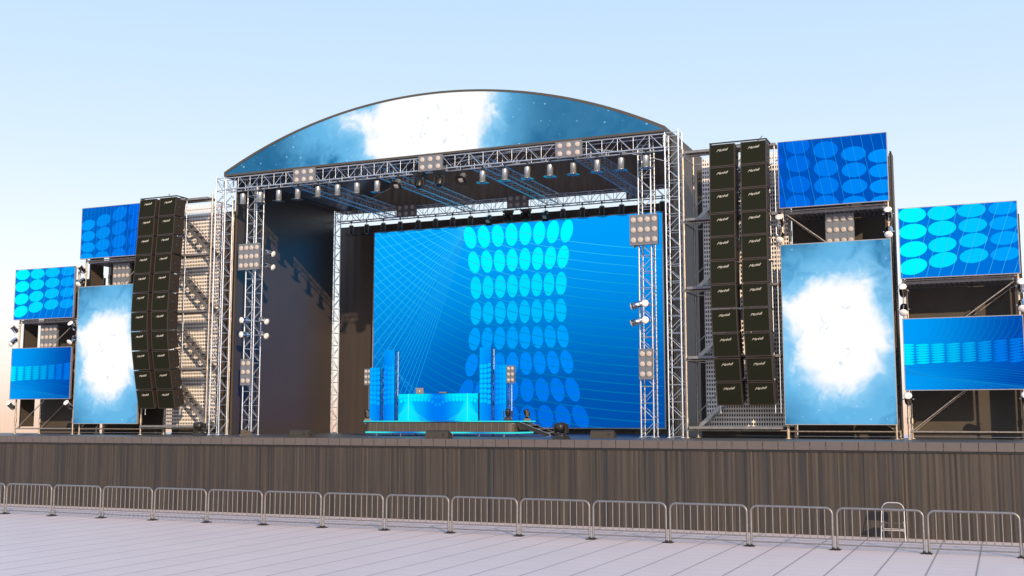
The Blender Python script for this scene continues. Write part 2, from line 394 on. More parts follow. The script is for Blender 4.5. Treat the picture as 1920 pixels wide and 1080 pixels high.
screen_thing('stage_screen', 'huge blue led wall at the back of the stage with columns of cyan ovals', -7.14, 6.31, 2.66, 11.45, 44.125, big_me, fr=.05, dep=.2)

# far lower screens: band of stacked lenses
def low_bg(u, v): 
    c = lerp(srgb(0, 160, 252), srgb(0, 72, 172), sst(-.1, 1.05, u+.10*(.5-v))); return lerp(c, srgb(0, 100, 200), .35*math.exp(-((v-.35)/.12)**2))
P = Pic(3.2, 2.06, low_bg, 30, 20)
for c in range(8):
    u = .03+.13*c; hh = .27+.010*(c-3)**2*.35
    for r in range(8):
        v = .50+(r-3.5)/8*hh+.004*c
        P.dot(3.2*u, 2.06*v, (.185, .004*c), (0, 2.06*hh/8*.47), lerp(lerp(srgb(0, 245, 255), srgb(0, 125, 240), min(1, c/6)), low_bg(u, v), .15), 1, 16)
lc = lambda u, v: lerp(low_bg(u, v), srgb(30, 175, 240), .34)
for k in range(17): P.line([(3.2*(.16+.052*k+.10*(1-(1-i/12)**2)), 2.06*(.66+.36*i/12)) for i in range(13)], .009, lc)
for k in range(16): P.line([(3.2*(.0+.0*k), 2.06*(.38-.01*k)), (3.2*(.05+.085*k), -.05)], .009, lc)
for k in range(9): P.line([(3.2*i/12, 2.06*(.33-.035*k-.10*(i/12)**1.3+.03*math.sin(i/12*PI))) for i in range(13)], .009, lc, 3)
low_me = fin(P, 'display')
# far upper screens
def fu_bg(u, v): return lerp(srgb(0, 125, 228), srgb(0, 112, 218), u)
P = Pic(3.2, 2.06, fu_bg, 8, 8)
S7 = [[(478, 308), (575, 302), (674, 293), (778, 285)], [(480, 363), (577, 352), (678, 342), (780, 335)], [(482, 421), (578, 406), (680, 391), (784, 384)], [(482, 478), (580, 456), (682, 442), (785, 436)]]
def fu(x, y): X, Z = pix(1440+x/1.771, 230+y/1.771, 35.3); return X-16.02, Z-7.19
for r in range(4):
    for c in range(4):
        a = fu(*S7[r][c]); sl = [.02, .06, .10, .16][r]*(1-c*.28)
        P.dot(a[0], a[1], (.385, .385*sl+.02), (-.05*(1-c*.2), .226-.011*c), lerp(lerp(srgb(0, 252, 255), srgb(0, 165, 255), c/3), srgb(0, 190, 255), 0), 1, 28)
for k in range(11): P.line([(3.2*(.02+.105*k-.12), -.02), (3.2*(.02+.105*k+.06+.02*k*.3), 2.1)], .012, lambda u, v: lerp(fu_bg(u, v), srgb(90, 235, 250), .50), 2)
fu_me = fin(P, 'display')
# top screens over the tall ones
def tu_bg(u, v): return lerp(srgb(0, 92, 200), srgb(0, 78, 178), u) if False else srgb(0, 84, 190)
P = Pic(3.2, 2.06, tu_bg, 8, 8)
T7 = [[(8, 70), (95, 78), (187, 92), (279, 105), (368, 112)], [(10, 128), (96, 138), (189, 152), (281, 158), (372, 160)], [(12, 200), (98, 206), (190, 210), (283, 212), (374, 212)], [(14, 262), (98, 268), (190, 270), (283, 268), (376, 264)]]
def tu(x, y): X, Z = pix(1440+x/1.771, 230+y/1.771, 35.3); return X-12.5, Z-9.56
for r in range(4):
    for c in range(5):
        a = tu(*T7[r][c]); P.dot(a[0], a[1], (.362, -.05+.01*c), (.03, (.262, .262, .262, .225, .205)[c]), lerp(srgb(0, 92, 222), srgb(0, 146, 255), c/4), 1, 28)
lcl = lambda u, v: lerp(srgb(0, 100, 215), srgb(60, 205, 235), .45)
for k in range(12): P.line([(3.2*(.0+.09*k+.07-.014*i+.0*k), 2.06*i/8) for i in range(9)], .010, lcl, 2)
tuR = fin(P, 'display')
P = Pic(3.2, 2.06, lambda u, v: lerp(srgb(0, 105, 205), srgb(0, 82, 190), u), 8, 8)
TL = [[(250, 300), (412, 250), (582, 180), (750, 110), (900, 20)], [(250, 418), (408, 382), (578, 330), (748, 262), (900, 200)], [(248, 535), (404, 507), (574, 472), (745, 430), (890, 380)], [(235, 648), (395, 634), (568, 612), (735, 585), (890, 560)]]
def tl(x, y): X, Z = pix(120+x/5.68, 370+y/5.68, 35.3); return X+15.77, Z-9.56
for r in range(4):
    for c in range(5):
        a = tl(*TL[r][c]); P.dot(a[0], a[1], (.355, .07+.03*c-.02*r), (-.06, .205+.024*c), lerp(srgb(0, 158, 255), srgb(0, 100, 230), c/3.2 if c < 4 else 1), 1, 28)
for k in range(16): P.line([(3.2*(.04+.062*k+.05*i/8), 2.06*i/8) for i in range(9)], .010, lcl, 2)
tuL = fin(P, 'display')
# bright nebula pictures
def sdist(poly, x, z):
    d = 1e9; ins = False; n_ = len(poly)
    for i in range(n_):
        (ax_, az_), (bx_, bz_) = poly[i-1], poly[i]; ex, ez = bx_-ax_, bz_-az_
        t = max(0, min(1, ((x-ax_)*ex+(z-az_)*ez)/(ex*ex+ez*ez))); d = min(d, math.hypot(x-ax_-ex*t, z-az_-ez*t))
        if (az_ > z) != (bz_ > z) and x < ex*(z-az_)/ez+ax_: ins = not ins
    return d if ins else -d
def neb(w, h, nx, nz, poly, seed, dark):
    rnd = random.Random(seed)
    def bg(u, v):
        x, z = u*w, v*h
        wx, wz = x+.45*fbm(x*1.1, z*1.1, seed, 3), z+.45*fbm(x*1.1+7, z*1.1, seed+3, 3)
        n1 = fbm(x*.55+seed, z*.55, 1.3, 4); n2 = fbm(wx*1.5, wz*1.5+seed, 4.1, 6); n3 = fbm(wx*4.4+9, wz*4.4, seed, 5)
        k0 = sdist(poly, x, z); k = k0+.20*n1+.26*n2+.11*n3
        base = lerp(srgb(40, 118, 168), srgb(104, 184, 232), sst(-.45, .6, n1*.7+n2*.30+n3*.12+.95*sst(-2.3, 0, k0)))
        base = lerp(base, srgb(40, 104, 148), dark(u, v)*(.88+.12*n1))
        c = lerp(base, srgb(150, 212, 250), .85*sst(-.95, -.12, k)); c = lerp(c, srgb(222, 240, 255), sst(-.42, .02, k)); c = lerp(c, (1.03, 1.03, 1.03), sst(-.16, .22, k))
        if k0 > .3: c = lerp(c, srgb(196, 218, 232), .75*sst(.34, .75, n3*.9+n2*.25)*sst(.3, .7, k0))
        return c
    p_ = Pic(w, h, bg, nx, nz)
    for _ in range(int(16*w*h/4)):
        u, v = rnd.random(), rnd.random()
        if sdist(poly, u*w, v*h) > -.3: continue
        r = rnd.choice((.010, .014, .02, .03, .04)); c = lerp(bg(u, v), srgb(170, 222, 246), rnd.uniform(.3, .8)); p_.dot(u*w, v*h, (r, 0), (0, r*.75), c, 1, 8)
    return p_
TP = [(.0, .665), (.12, .67), (.26, .725), (.32, .765), (.42, .755), (.55, .785), (.78, .795), (.84, .73), (.86, .62), (.90, .52), (.83, .40), (.82, .34), (.70, .27), (.62, .215), (.50, .215), (.40, .225), (.28, .29), (.19, .35), (.15, .48), (.12, .56)]
tall_me = fin(neb(3.2, 5.48, 110, 190, [(x*3.2, z*5.48) for x, z in TP], 3, lambda u, v: .55*sst(.16, .0, v)*sst(.3, 1, 1-abs(u-.5)*.8)*0+.6*sst(.88, 1.0, v)*sst(.6, .1, u)+.5*sst(.22, .05, v)*sst(.35, .0, u)), 'display')
for s_, w in ((-1, 'left'), (1, 'right')):
    a, b_ = sorted((s_*12.50, s_*15.77))
    screen_thing('tall_screen', f'tall upright led screen of a white blue nebula on the {w} wing', a, b_, 2.87, 8.41, 35.3, tall_me, fr=.022, dep=.09, group='tall nebula screens')
    screen_thing('upper_screen', f'landscape led screen of darker blue ovals above the {w} tall nebula screen', a, b_, 9.545, 11.66, 35.3, tuR if s_ > 0 else tuL, fr=.018, dep=.09, group='upper oval screens')
    a, b_ = sorted((s_*16.0, s_*19.26))
    screen_thing('outer_screen', f'far {w} led screen of bright cyan ovals, upper of two', a, b_, 7.17, 9.29, 35.3, fu_me, fr=.018, dep=.09, group='outer wing screens')
    screen_thing('outer_screen', f'far {w} led screen with a band of thin stacked lenses, lower of two', a, b_, 3.87, 5.99, 35.3, low_me, fr=.018, dep=.09, group='outer wing screens')
# gable picture
GW, GH = 2*RH-.15, ZA-12.43-.15
GPL = [(-3.5, 14.2), (-2.7, 13.9), (-2.35, 13.5), (-2.33, 13.1), (-2.0, 12.3), (2.1, 12.3), (2.3, 13.2), (2.45, 14.0), (2.4, 14.9), (-.6, 14.75), (-1.5, 14.6), (-1.85, 14.35), (-2.3, 14.1)]
P0 = neb(GW, GH, 320, 56, [(x+GW/2, z-12.50) for x, z in GPL], 11, lambda u, v: min(1, .95*sst(.24, .10, u)+.85*sst(.62, .78, u)))
def inside(i_):
    x, _, z = P0.v[i_]; return True
G_ = MB(); G_.col = []
for f_ in range(len(P0.f)): pass
mb = MB(); mb.col = P0.col
top = lambda x: math.sqrt(max(0, (R_)**2-(x)**2))+ZC-12.4-.075
vv = []
for (x, y, z) in P0.v:
    X = x-GW/2; zt = max(.03, top(X)-(zb+.075)); vv.append((X, .03+y, zb+.075+min(z, zt)))
mb.v = vv; mb.f = P0.f; mb.sm = P0.sm
part('gable_screen', mb, 'led', rf)

# ------------------------------------------------------------------ curtains
def fold_wall(name, label, x, y0, y1, z0, z1, thick, m_in, m_out, side):
    t = thing(name, label, 'curtain wall', (x, y0, z0)); L = y1-y0; N = int(L/.07); mb = MB()
    for i in range(N+1):
        y = L*i/N; dx = side*(.012*noise.noise((y*.7, 3, 0)))
        for z in (0, (z1-z0)*.5, z1-z0): mb.v.append((dx, y, z))
    for i in range(N):
        for j in (0, 1): mb.f.append([i*3+j, i*3+3+j, i*3+4+j, i*3+1+j]); mb.sm.append(True)
    part('curtain', mb, m_in, t)
    part('outer_skin', MB().box(*sorted((-side*.05, -side*thick)), 0, L, 0, z1-z0), m_out, t)
    return t
fold_wall('side_wall', 'dark side wall of the stage behind the left towers', -8.80, 36.42, 43.42, ZD, 12.49, .12, 'curtainwall', 'wallskin', 1)
fold_wall('side_wall', 'grey outer side wall of the stage behind the right towers', 8.80, 36.12, 43.45, ZD, 12.44, .12, 'curtainwall', 'wallskin', -1)
bc = thing('rear_curtain', 'black curtain wall behind the huge stage screen', 'curtain wall', (0, 44.42, ZD)); mb = MB(); N = 250
for i in range(N+1):
    x = -9.1+18.2*i/N; y = .02*math.sin(i*1.1)+.02*noise.noise((x*1.5, 0, 7))
    for z in (0, 4.5, 9.34): mb.v.append((x, y*.25, z))
for i in range(N):
    for j in (0, 1): mb.f.append([i*3+j, i*3+3+j, i*3+4+j, i*3+1+j]); mb.sm.append(True)
part('curtain', mb, 'curtainwall', bc)
part('top_rail', MB().tube((-9.1, .02, 9.35), (9.1, .02, 9.35), .03), 'black', bc)
# dark backing boards of the wings
def board(label, x0, x1, y, z1, group): 
    t = thing('backing_board', label, 'backdrop', ((x0+x1)/2, y, ZD), group=group); w = (x1-x0)/2
    part('panel', MB().box(-w, w, 0, .05, .06, z1-ZD), 'board', t); part('sill', MB().box(-w, w, -.02, .07, 0, .055), 'black', t); return t
for s_, w in ((-1, 'left'), (1, 'right')):
    gq = 'dark backing boards behind the wing towers'
    a, b_ = sorted((s_*9.42, s_*12.50)); board(f'dark upright board behind the perforated wall on the {w} wing', a, b_, 37.35, 11.45, gq)
    a, b_ = sorted((s_*12.60, s_*15.78)); board(f'dark backing board behind the {w} tall nebula screen', a, b_, 37.06, 11.3, gq)
    a, b_ = sorted((s_*16.05, s_*19.30)); board(f'dark backing board behind the two outer screens on the far {w}', a, b_, 37.06, 9.0, gq)
    for x, zt, lb in ((15.80, 11.2, f'dark side board on the outer edge of the {w} tall screen tower'), (19.28, 9.0, f'dark side board on the outer edge of the far {w} screen tower')):
        t = thing('side_board', lb, 'backdrop', (s_*x, 35.95, ZD), group='dark side boards of the wing towers')
        part('panel', MB().box(-.02, .02, 0, .72, .3, zt-ZD), 'board', t)
        part('edge_strip', MB().box(-.026, .026, -.03, -.002, .25, zt-ZD), 'black', t)

# ------------------------------------------------------------------ scaffold towers
COLLAR = MB().tube((0, 0, -.09), (0, 0, .09), .05, 10).mesh('collar'); BPLATE = MB().tube((0, 0, 0), (0, 0, .02), .09, 12).mesh('base_plate')
def post(t, x, y, h, name='post'):
    mb = MB().tube((x, y, .02), (x, y, h), .034, 10); z = .55
    pt = part(name, mb, 'galv', t)
    while z < h: part('collar', COLLAR, 'galv', pt, loc=(x, y, z)); z += 2.0
    part('base_plate', BPLATE, 'galv', pt, loc=(x, y, 0))
def deck_part(t, x0, x1, y0, y1, z, lip=True):
    d = MB().box(x0, x1, y0, y1, z, z+.05); 
    n_ = int((x1-x0)/.14)
    for i in range(n_): x = x0+.07+i*(x1-x0-.1)/n_; d.box(x, x+.05, y0+.03, y1-.03, z-.03, z-.0005)
    d.box(x0, x1, y0-.022, y0-.001, z-.02, z+.06); d.box(x0, x1, y1+.001, y1+.022, z-.02, z+.06)
    part('deck', d, 'deckmetal', t)
def rod(t, a, b_, r=.02, name='brace', m_='galv'): part(name, MB().tube(a, b_, r, 8), m_, t)
def led_tower(label, x0, x1, h, decks, braces, group):
    t = thing('scaffold_tower', label, 'scaffold', ((x0+x1)/2, 35.6, ZD), group=group); w = (x1-x0)/2
    for x in (-w, w):
        for y in (0, 1.32): post(t, x, y, h)
    for z in [.22]+decks:
        r = MB()
        for y in (0, 1.32): r.tube((-w, y, z), (w, y, z), .024, 8)
        for x in (-w, w): r.tube((x, 0, z), (x, 1.32, z), .024, 8)
        part('ledger', r, 'galv', t)
    for z in decks: deck_part(t, -w+.05, w-.05, .08, 1.26, z-.09)
    for (sx_, z0, z1) in braces:
        for y in (-.0, 1.28): rod(t, (-sx_*(w-.1), y+.03, z0), (sx_*(w-.1), y+.03, z1), .019)
    return t
for s_, w in ((-1, 'left'), (1, 'right')):
    a, b_ = sorted((s_*12.56, s_*15.70))
    led_tower(f'scaffold tower carrying the tall nebula screen on the {w} wing', a, b_, 8.9, [7.06], [(-s_, 4.6, 6.95), (-s_, .3, 2.6)], 'scaffold towers behind the wing screens')
    a, b_ = sorted((s_*16.05, s_*19.18))
    led_tower(f'scaffold tower carrying the two outer screens at the far {w}', a, b_, 6.65, [4.70], [(1, .25, 2.6), (1, 2.4, 4.55)], 'scaffold towers behind the wing screens')

# perforated wall
def perforated(x0, x1, z0, z1):
    mb = MB(); px_, pz = .0775, .1385; nx = int((x1-x0)/px_); nz = int((z1-z0)/pz); px_ = (x1-x0)/nx; pz = (z1-z0)/nz; hx, hz = .0235, .041
    for j in range(nz):
        zc = z0+(j+.5)*pz
        mb.add([(x0, 0, zc-pz/2), (x1, 0, zc-pz/2), (x1, 0, zc-hz), (x0, 0, zc-hz)], [(0, 1, 2, 3)])
        mb.add([(x0, 0, zc+hz), (x1, 0, zc+hz), (x1, 0, zc+pz/2), (x0, 0, zc+pz/2)], [(0, 1, 2, 3)])
        for i in range(nx+1):
            a = x0 if i == 0 else x0+(i-.5)*px_+hx; b_ = x1 if i == nx else x0+(i+.5)*px_-hx
            mb.add([(a, 0, zc-hz), (b_, 0, zc-hz), (b_, 0, zc+hz), (a, 0, zc+hz)], [(0, 1, 2, 3)])
    return mb
DZ = [.34, 2.55, 4.77, 6.99, 9.20]
for s_, w in ((-1, 'left'), (1, 'right')):
    t = thing('stair_tower', f'scaffold stair tower with a perforated rear wall behind the {w} speaker stack', 'scaffold', (s_*10.97, 35.56, ZD), group='stair towers behind the speaker stacks')
    for x in (-1.57, 1.57):
        for y in (0, 1.36): post(t, x, y, (9.35 if x*s_ < 0 else 9.0))
    for i, z in enumerate(DZ):
        x0, x1 = sorted((-s_*1.47, s_*1.45)); deck_part(t, x0, x1, -.14, .36, z-.03)
        r = MB()
        for y in (0, 1.36): r.tube((-1.57, y, z-.10), (1.57, y, z-.10), .022, 8)
        for x in (-1.57, 1.57): r.tube((x, 0, z-.10), (x, 1.36, z-.10), .022, 8)
        part('ledger', r, 'galv', t)
        if i < 4:
            a0, a1 = -s_*1.30, s_*.95; z0_, z1_ = z+.02, DZ[i+1]-.02
            for y in (.44, .88):
                sm = MB().hexa([(a0, y-.015, z0_-.10), (a1, y-.015, z1_-.10), (a1, y+.015, z1_-.10), (a0, y+.015, z0_-.10), (a0, y-.015, z0_+.06), (a1, y-.015, z1_+.06), (a1, y+.015, z1_+.06), (a0, y+.015, z0_+.06)])
                part('stringer', sm, 'steel', t)
            tr = MB().box(-.12, .12, .46, .86, -.012, .012).mesh('tread')
            for k in range(9):
                q = (k+.5)/9; xx = a0+(a1-a0)*q; zz = z0_+(z1_-z0_)*q; part('tread', tr, 'steel', t, loc=(xx, 0, zz))
            rod(t, (a0, .42, z0_+.45), (a1, .42, z1_+.45), .016, 'handrail', 'steel')
    pw = perforated(*sorted((-s_*1.19, s_*(1.58 if s_ > 0 else 1.30))), .37, 9.21); part('perforated_wall', pw, 'perf', t, loc=(0, 1.04, 0))
    for x in (-s_*1.19,): part('wall_edge', MB().box(x-.012, x+.012, 1.045, 1.09, .37, 9.21), 'steel', t)

# ------------------------------------------------------------------ speakers
PROF = [(34.77, 11.64), (34.70, 10.895), (34.67, 10.15), (34.61, 9.405), (34.565, 8.66), (34.525, 7.915), (34.50, 7.165), (34.52, 6.42), (34.61, 5.675), (34.76, 4.935), (34.93, 4.19), (35.11, 3.455)]
def logo_mesh():
    cu = bpy.data.curves.new('lettering', 'FONT'); cu.body = 'Marshall'; cu.size = .13; cu.shear = .42; cu.extrude = .004; cu.offset = -.0012; cu.align_x = 'CENTER'; cu.space_character = .86; cu.resolution_u = 3
    ob = bpy.data.objects.new('lettering', cu); COL.objects.link(ob); dg = bpy.context.evaluated_depsgraph_get()
    me = bpy.data.meshes.new_from_object(ob.evaluated_get(dg)); bpy.data.objects.remove(ob); me.name = 'lettering'
    xs_ = [v.co.x for v in me.vertices]; w_ = max(xs_)-min(xs_)
    for v in me.vertices:
        v.co.x *= .345/w_; v.co.y = v.co.y*.82+.10*v.co.x      # slight upward sweep like the script badge
        if v.co.x < -.12 and v.co.y < 0: v.co.x -= .02
    return me
lg = logo_mesh(); lg.materials.append(M['white'])
def cabinet(h):
    t = thing('speaker_cabinet', 'x', 'speaker', (0, 0, 0)); w, dp = .40, .54; tp = .055
    b = MB().hexa([(-w, .0, 0), (w, .0, 0), (w, dp, tp), (-w, dp, tp), (-w, .0, h), (w, .0, h), (w, dp, h-tp), (-w, dp, h-tp)]); part('cabinet_body', b, 'cab', t)
    f = MB(); e_ = .028; ring([(-w, 0), (-w, h), (w, h), (w, 0)], [(-w+e_, e_), (-w+e_, h-e_), (w-e_, h-e_), (w-e_, e_)], -.022, -.001, f); part('front_trim', f, 'trim', t)
    gr = part('grille', MB().box(-w+e_+.001, w-e_-.001, -.009, -.0012, e_+.001, h-e_-.001), 'grille', t)
    part('lettering', lg, 'white', gr, loc=(0, -.0135, h-.225), rot=(PI/2, 0, 0))
    for s_ in (-1, 1):
        hd = MB().lathe((s_*w, dp*.50, h*.50), (s_, 0, 0), [(0.001, .075), (.012, .07), (.012, .045), (.002, .04), (.002, 0)], 14); part('side_handle', hd, 'black', t)
    return t
proto = None; C_ = 0
names = {(-1, 0): 'outer column of the left', (-1, 1): 'inner column of the left', (1, 0): 'inner column of the right', (1, 1): 'outer column of the right'}
for s_ in (-1, 1):
    for ci, xc in enumerate((-11.86, -10.88) if s_ < 0 else (10.88, 11.86)):
        for k in range(11):
            (ya, za), (yb, zb_) = PROF[k], PROF[k+1]; ang = math.atan2(-(ya-yb), za-zb_)
            lb = f'{ORD[k]} dark speaker cabinet from the top, {names[(s_, ci)]} hanging stack' if k < 10 else f'lowest dark speaker cabinet, {names[(s_, ci)]} hanging stack'
            if proto is None: proto = cabinet(.728); c = proto; c['label'] = lb; c.location = (xc, yb, zb_+.008); c.rotation_euler = (ang, 0, 0); c['group'] = 'speaker cabinets in the hanging stacks'
            else: copy_tree(proto, lb, (xc, yb, zb_+.008), (ang, 0, 0))
    w = 'left' if s_ < 0 else 'right'
    t = thing('speaker_rigging', f'black bars and hanging pipes that hold the {w} speaker stack', 'rigging', (s_*11.37, 35.0, 11.66), group='rigging of the speaker stacks')
    part('top_bar', MB().box(-.90, .90, -.25, -.20, 0, .035).box(-.90, .90, .22, .27, 0, .035).box(-.90, -.86, -.2, .4, .0, .035).box(.86, .90, -.2, .4, 0, .035), 'black', t)
    for x in (-.86, .83): part('hanging_pipe', MB().tube((x, .45, -8.43), (x, .45, .02), .022, 8), 'alu', t)
    if s_ > 0: part('hanging_pipe', MB().tube((1.0, .45, -8.43), (1.0, .45, .02), .022, 8), 'alu', t)
    cl = MB()
    for k in range(1, 11):
        ya, za = PROF[k]
        for x in (-.05, .05, .90): cl.tube((x, ya-35.0+.45, za-11.66+.02), (x+.02, ya-35.0+.66, za-11.66-.1), .012, 6); 
        cl.box(-.86, .86, .43, .47, za-11.66-.012, za-11.66+.012)
    part('clamps', cl, 'black', t)

# ------------------------------------------------------------------ lamps
def par_parts(t, L=.34, r=.105, doors=True, clamp=.22, tilt=0., m_='chrome', dm='chrome'):
    """hangs from origin; points down with tilt about x"""
    part('hook_clamp', MB().box(-.03, .03, -.03, .03, -.05, .03).tube((0, 0, -.05), (0, 0, -.13), .012, 6), 'black', t)
    yk = MB(); pts = [(-r-.025, 0, -.33)]+[((r+.025)*math.sin(a), 0, -.25+.13*math.cos(a)) for a in [(-90+180*i/10)*PI/180 for i in range(11)]]+[(r+.025, 0, -.33)]
    yk.path(pts, .008, 6); part('yoke', yk, 'black', t)
    ax = V((0, math.sin(tilt)*-1, -math.cos(tilt))); o_ = V((0, 0, -.32))
    can = MB().lathe(o_, ax, [(-.17, 0), (-.168, r*.5), (-.158, r*.82), (-.135, r*.98), (-.12, r), (L-.17, r), (L-.17, r+.01), (L-.15, r+.01), (L-.15, r-.012)], 18); cn = part('can', can, m_, t)
    part('lens', MB().lathe(o_, ax, [(L-.158, r-.01), (L-.15, r*.6), (L-.147, 0)], 18), 'disc', cn)
    if doors:
        bd = MB(); u = V((1, 0, 0)); w_ = ax.cross(u).normalized(); c0 = o_+ax*(L-.145); a_ = r+.02
        for sg in (-1, 1):
            for e1_, e2_ in ((u, w_), (w_, u)):
                p0 = c0+e1_*sg*a_; q = e1_*sg*.085+ax*.012
                bd.add([p0-e2_*a_, p0+e2_*a_, p0+e2_*(a_*1.2)+q, p0-e2_*(a_*1.2)+q, p0-e2_*a_+ax*.006, p0+e2_*a_+ax*.006, p0+e2_*(a_*1.2)+q+ax*.006, p0-e2_*(a_*1.2)+q+ax*.006], [(0, 1, 2, 3), (7, 6, 5, 4), (0, 4, 5, 1), (2, 6, 7, 3)])
        bd.add([c0-u*a_-w_*a_, c0+u*a_-w_*a_, c0+u*a_+w_*a_, c0-u*a_+w_*a_, c0-u*(r-.01)-w_*(r-.01), c0+u*(r-.01)-w_*(r-.01), c0+u*(r-.01)+w_*(r-.01), c0-u*(r-.01)+w_*(r-.01)], [(0, 1, 5, 4), (1, 2, 6, 5), (2, 3, 7, 6), (3, 0, 4, 7)])
        part('barn_doors', bd, dm, cn)
XL = [-8.16, -7.36, -6.50, -5.64, -4.74, -3.88, -3.04, -2.18, -1.31, -.39, .43, 1.30, 2.09, 2.95, 3.80, 4.65, 5.50, 6.36, 7.21, 8.07]
def mover_parts(t, up=True, tilt=.5, s=1.):
    """moving head on its base at the origin; up=False hangs"""
    k = 1 if up else -1
    part('base', MB().hexa([(-.20*s, -.17*s, 0), (.20*s, -.17*s, 0), (.20*s, .17*s, 0), (-.20*s, .17*s, 0), (-.17*s, -.13*s, k*.10*s), (.17*s, -.13*s, k*.10*s), (.17*s, .13*s, k*.10*s), (-.17*s, .13*s, k*.10*s)]) .lathe((0, 0, k*.10*s), (0, 0, k), [(0, .12*s), (.025*s, .12*s), (.025*s, 0)], 14), 'blackmetal', t)
    y = MB()
    for sx_ in (-1, 1): y.box(*sorted((sx_*.155*s, sx_*.205*s)), -.06*s, .06*s, *sorted((k*.13*s, k*.42*s)))
    y.box(-.205*s, .205*s, -.06*s, .06*s, *sorted((k*.125*s, k*.165*s))); part('yoke_arm', y, 'blackmetal', t)
    ax = V((0, -math.sin(tilt), k*math.cos(tilt))); o_ = V((0, 0, k*.34*s))
    hd_ = part('head', MB().lathe(o_, ax, [(-.17*s, 0), (-.165*s, .07*s), (-.12*s, .115*s), (0, .13*s), (.12*s, .115*s), (.16*s, .10*s), (.16*s, .08*s)], 16), 'blackmetal', t)
    part('lens', MB().lathe(o_, ax, [(.15*s, .082*s), (.165*s, .05*s), (.17*s, 0)], 16), 'glass', hd_)
rows = (('front', 35.84, 11.93, 'chrome', 'under the front roof beam'), ('rear', 43.86, 11.93, 'darkcan', 'under the rear roof beam'))
for rn, y, z, m_, where in rows:
    p_a = p_t = p_m = None; GG = f'lamps hanging {where}'
    for i, x in enumerate(XL):
        pos = f'{ORD[i]} from the left'
        if i in (9, 10):
            lb = f'black moving head hanging {where}, {"left" if i == 9 else "right"} one of its pair'
            if p_m is None: p_m = thing('moving_head', lb, 'stage light', (x, y-.05, z-.05), group=GG); mover_parts(p_m, False, .35, 1.05)
            else: copy_tree(p_m, lb, (x, y-.05, z-.05))
        elif i in (8, 11):
            lb = f'tilted can light {where}, just {"left" if i == 8 else "right"} of the moving heads'
            if p_t is None: p_t = thing('can_light', lb, 'stage light', (x, y, z), group=GG); par_parts(p_t, tilt=.75, m_=m_, dm='blackmetal')
            else: copy_tree(p_t, lb, (x, y, z))
        else:
            lb = f'{"chrome" if rn == "front" else "dark"} can light {where}, {pos}'
            if p_a is None: p_a = thing('can_light', lb, 'stage light', (x, y, z), group=GG); par_parts(p_a, L=.40, m_=m_, dm='gel')
            else: copy_tree(p_a, lb, (x, y, z))
# lamp panels
def lamp_panel(label, x, y, z, nx, nz, w, h, group, pole=None, dome=.075):
    t = thing('lamp_panel', label, 'lamp panel', (x, y, z), group=group)
    hs = MB().box(-w/2, w/2, 0, .10, 0, h)
    hp = part('housing', hs, 'housing', t)
    seams = MB()
    for i in range(1, nx): seams.box(-w/2+i*w/nx-.002, -w/2+i*w/nx+.002, -.003, -.0005, .01, h-.01)
    part('seam', seams, 'black', hp)
    r = dome*1.0; r *= 1.05; me = MB().lathe((0, 0, 0), (0, -1, 0), [(-.004, r), (.018, r*.98), (.030, r*.84), (.038, r*.5), (.041, 0)], 20).mesh('lamp')
    for i in range(nx):
        for j in range(nz): part('lamp', me, 'disc', t, loc=(-w/2+(i+.5)*w/nx, 0, (j+.5)*h/nz))
    if pole: part('pole', MB().tube((pole, .13, -pole_h), (pole, .13, h), .02, 8), 'alu', t)
    return t
GP = 'lamp panels with round frosted lenses'
for i, x in enumerate((-5.12, .21, 5.48)):
    lamp_panel(f'six lens lamp panel on the front roof beam, {("left", "middle", "right")[i]} of three', x, 35.44, 11.86, 3, 2, .95, .56, GP, dome=.088)
for i, x in enumerate((-5.12, .21, 5.48)):
    lamp_panel(f'shaded six lens lamp panel on the rear roof beam, {("left", "middle", "right")[i]} of three', x, 43.42, 11.90, 3, 2, .95, .56, GP, dome=.088)
for s_, w in ((-1, 'left'), (1, 'right')):
    lamp_panel(f'large twelve lens lamp panel high on the {w} inner truss tower', s_*7.925, 35.98, 8.79, 4, 3, .97, 1.02, GP, dome=.092)
    lamp_panel(f'upright six lens lamp panel low on the {w} inner truss tower', s_*7.93, 35.98, 4.34, 2, 3, .46, 1.0, GP, dome=.088)
    lamp_panel(f'twelve lens lamp panel between the two screens of the {w} tall screen tower', s_*14.22, 36.0, 8.36, 4, 3, .86, 1.03, GP, dome=.082)
lamp_panel('twelve lens lamp panel between the outer screens at the far left', -17.98, 36.0, 5.95, 4, 3, .92, 1.03, GP, dome=.085)
# lamps on the towers
def spot(label, loc, ax, group, r=.108, L=.41, arm=None):
    t = thing('can_light', label, 'stage light', loc, group=group); ax = V(ax).normalized()
    part('can', MB().lathe((0, 0, 0), ax, [(-L*.55, 0), (-L*.54, r*.5), (-L*.48, r*.8), (-L*.38, r*.97), (-L*.3, r), (L*.45, r), (L*.45, r+.008)], 18), 'brightcan', t)
    part('lens', MB().lathe((0, 0, 0), ax, [(L*.44, r+.012), (L*.47, r+.01), (L*.52, r*.75), (L*.55, r*.4), (L*.56, 0)], 18), 'lenswhite', t.children[0])
    u = ax.cross(V((0, 0, 1))); u = u.normalized() if u.length > .1 else V((1, 0, 0)); w_ = -V((0, -1, 0)) if arm is None else V(arm).normalized()
    b_ = (w_-ax*0-u*w_.dot(u)).normalized() if (w_-u*w_.dot(u)).length > .1 else V((0, 0, -1))
    pts = [u*(r+.03)*math.cos(a)+b_*(r+.06)*math.sin(a) for a in [PI*i/10 for i in range(11)]]
    yk = MB().path(pts, .009, 6); yk.tube(b_*(r+.06), b_*(r+.20), .012, 6); yp = part('yoke', yk, 'alu', t)
    for sg in (-1, 1): part('yoke_knob', MB().tube(u*sg*(r+.02), u*sg*(r+.055), .02, 8), 'alu', yp)
    return t
GS = 'chrome can lights clamped to the wing scaffolds'
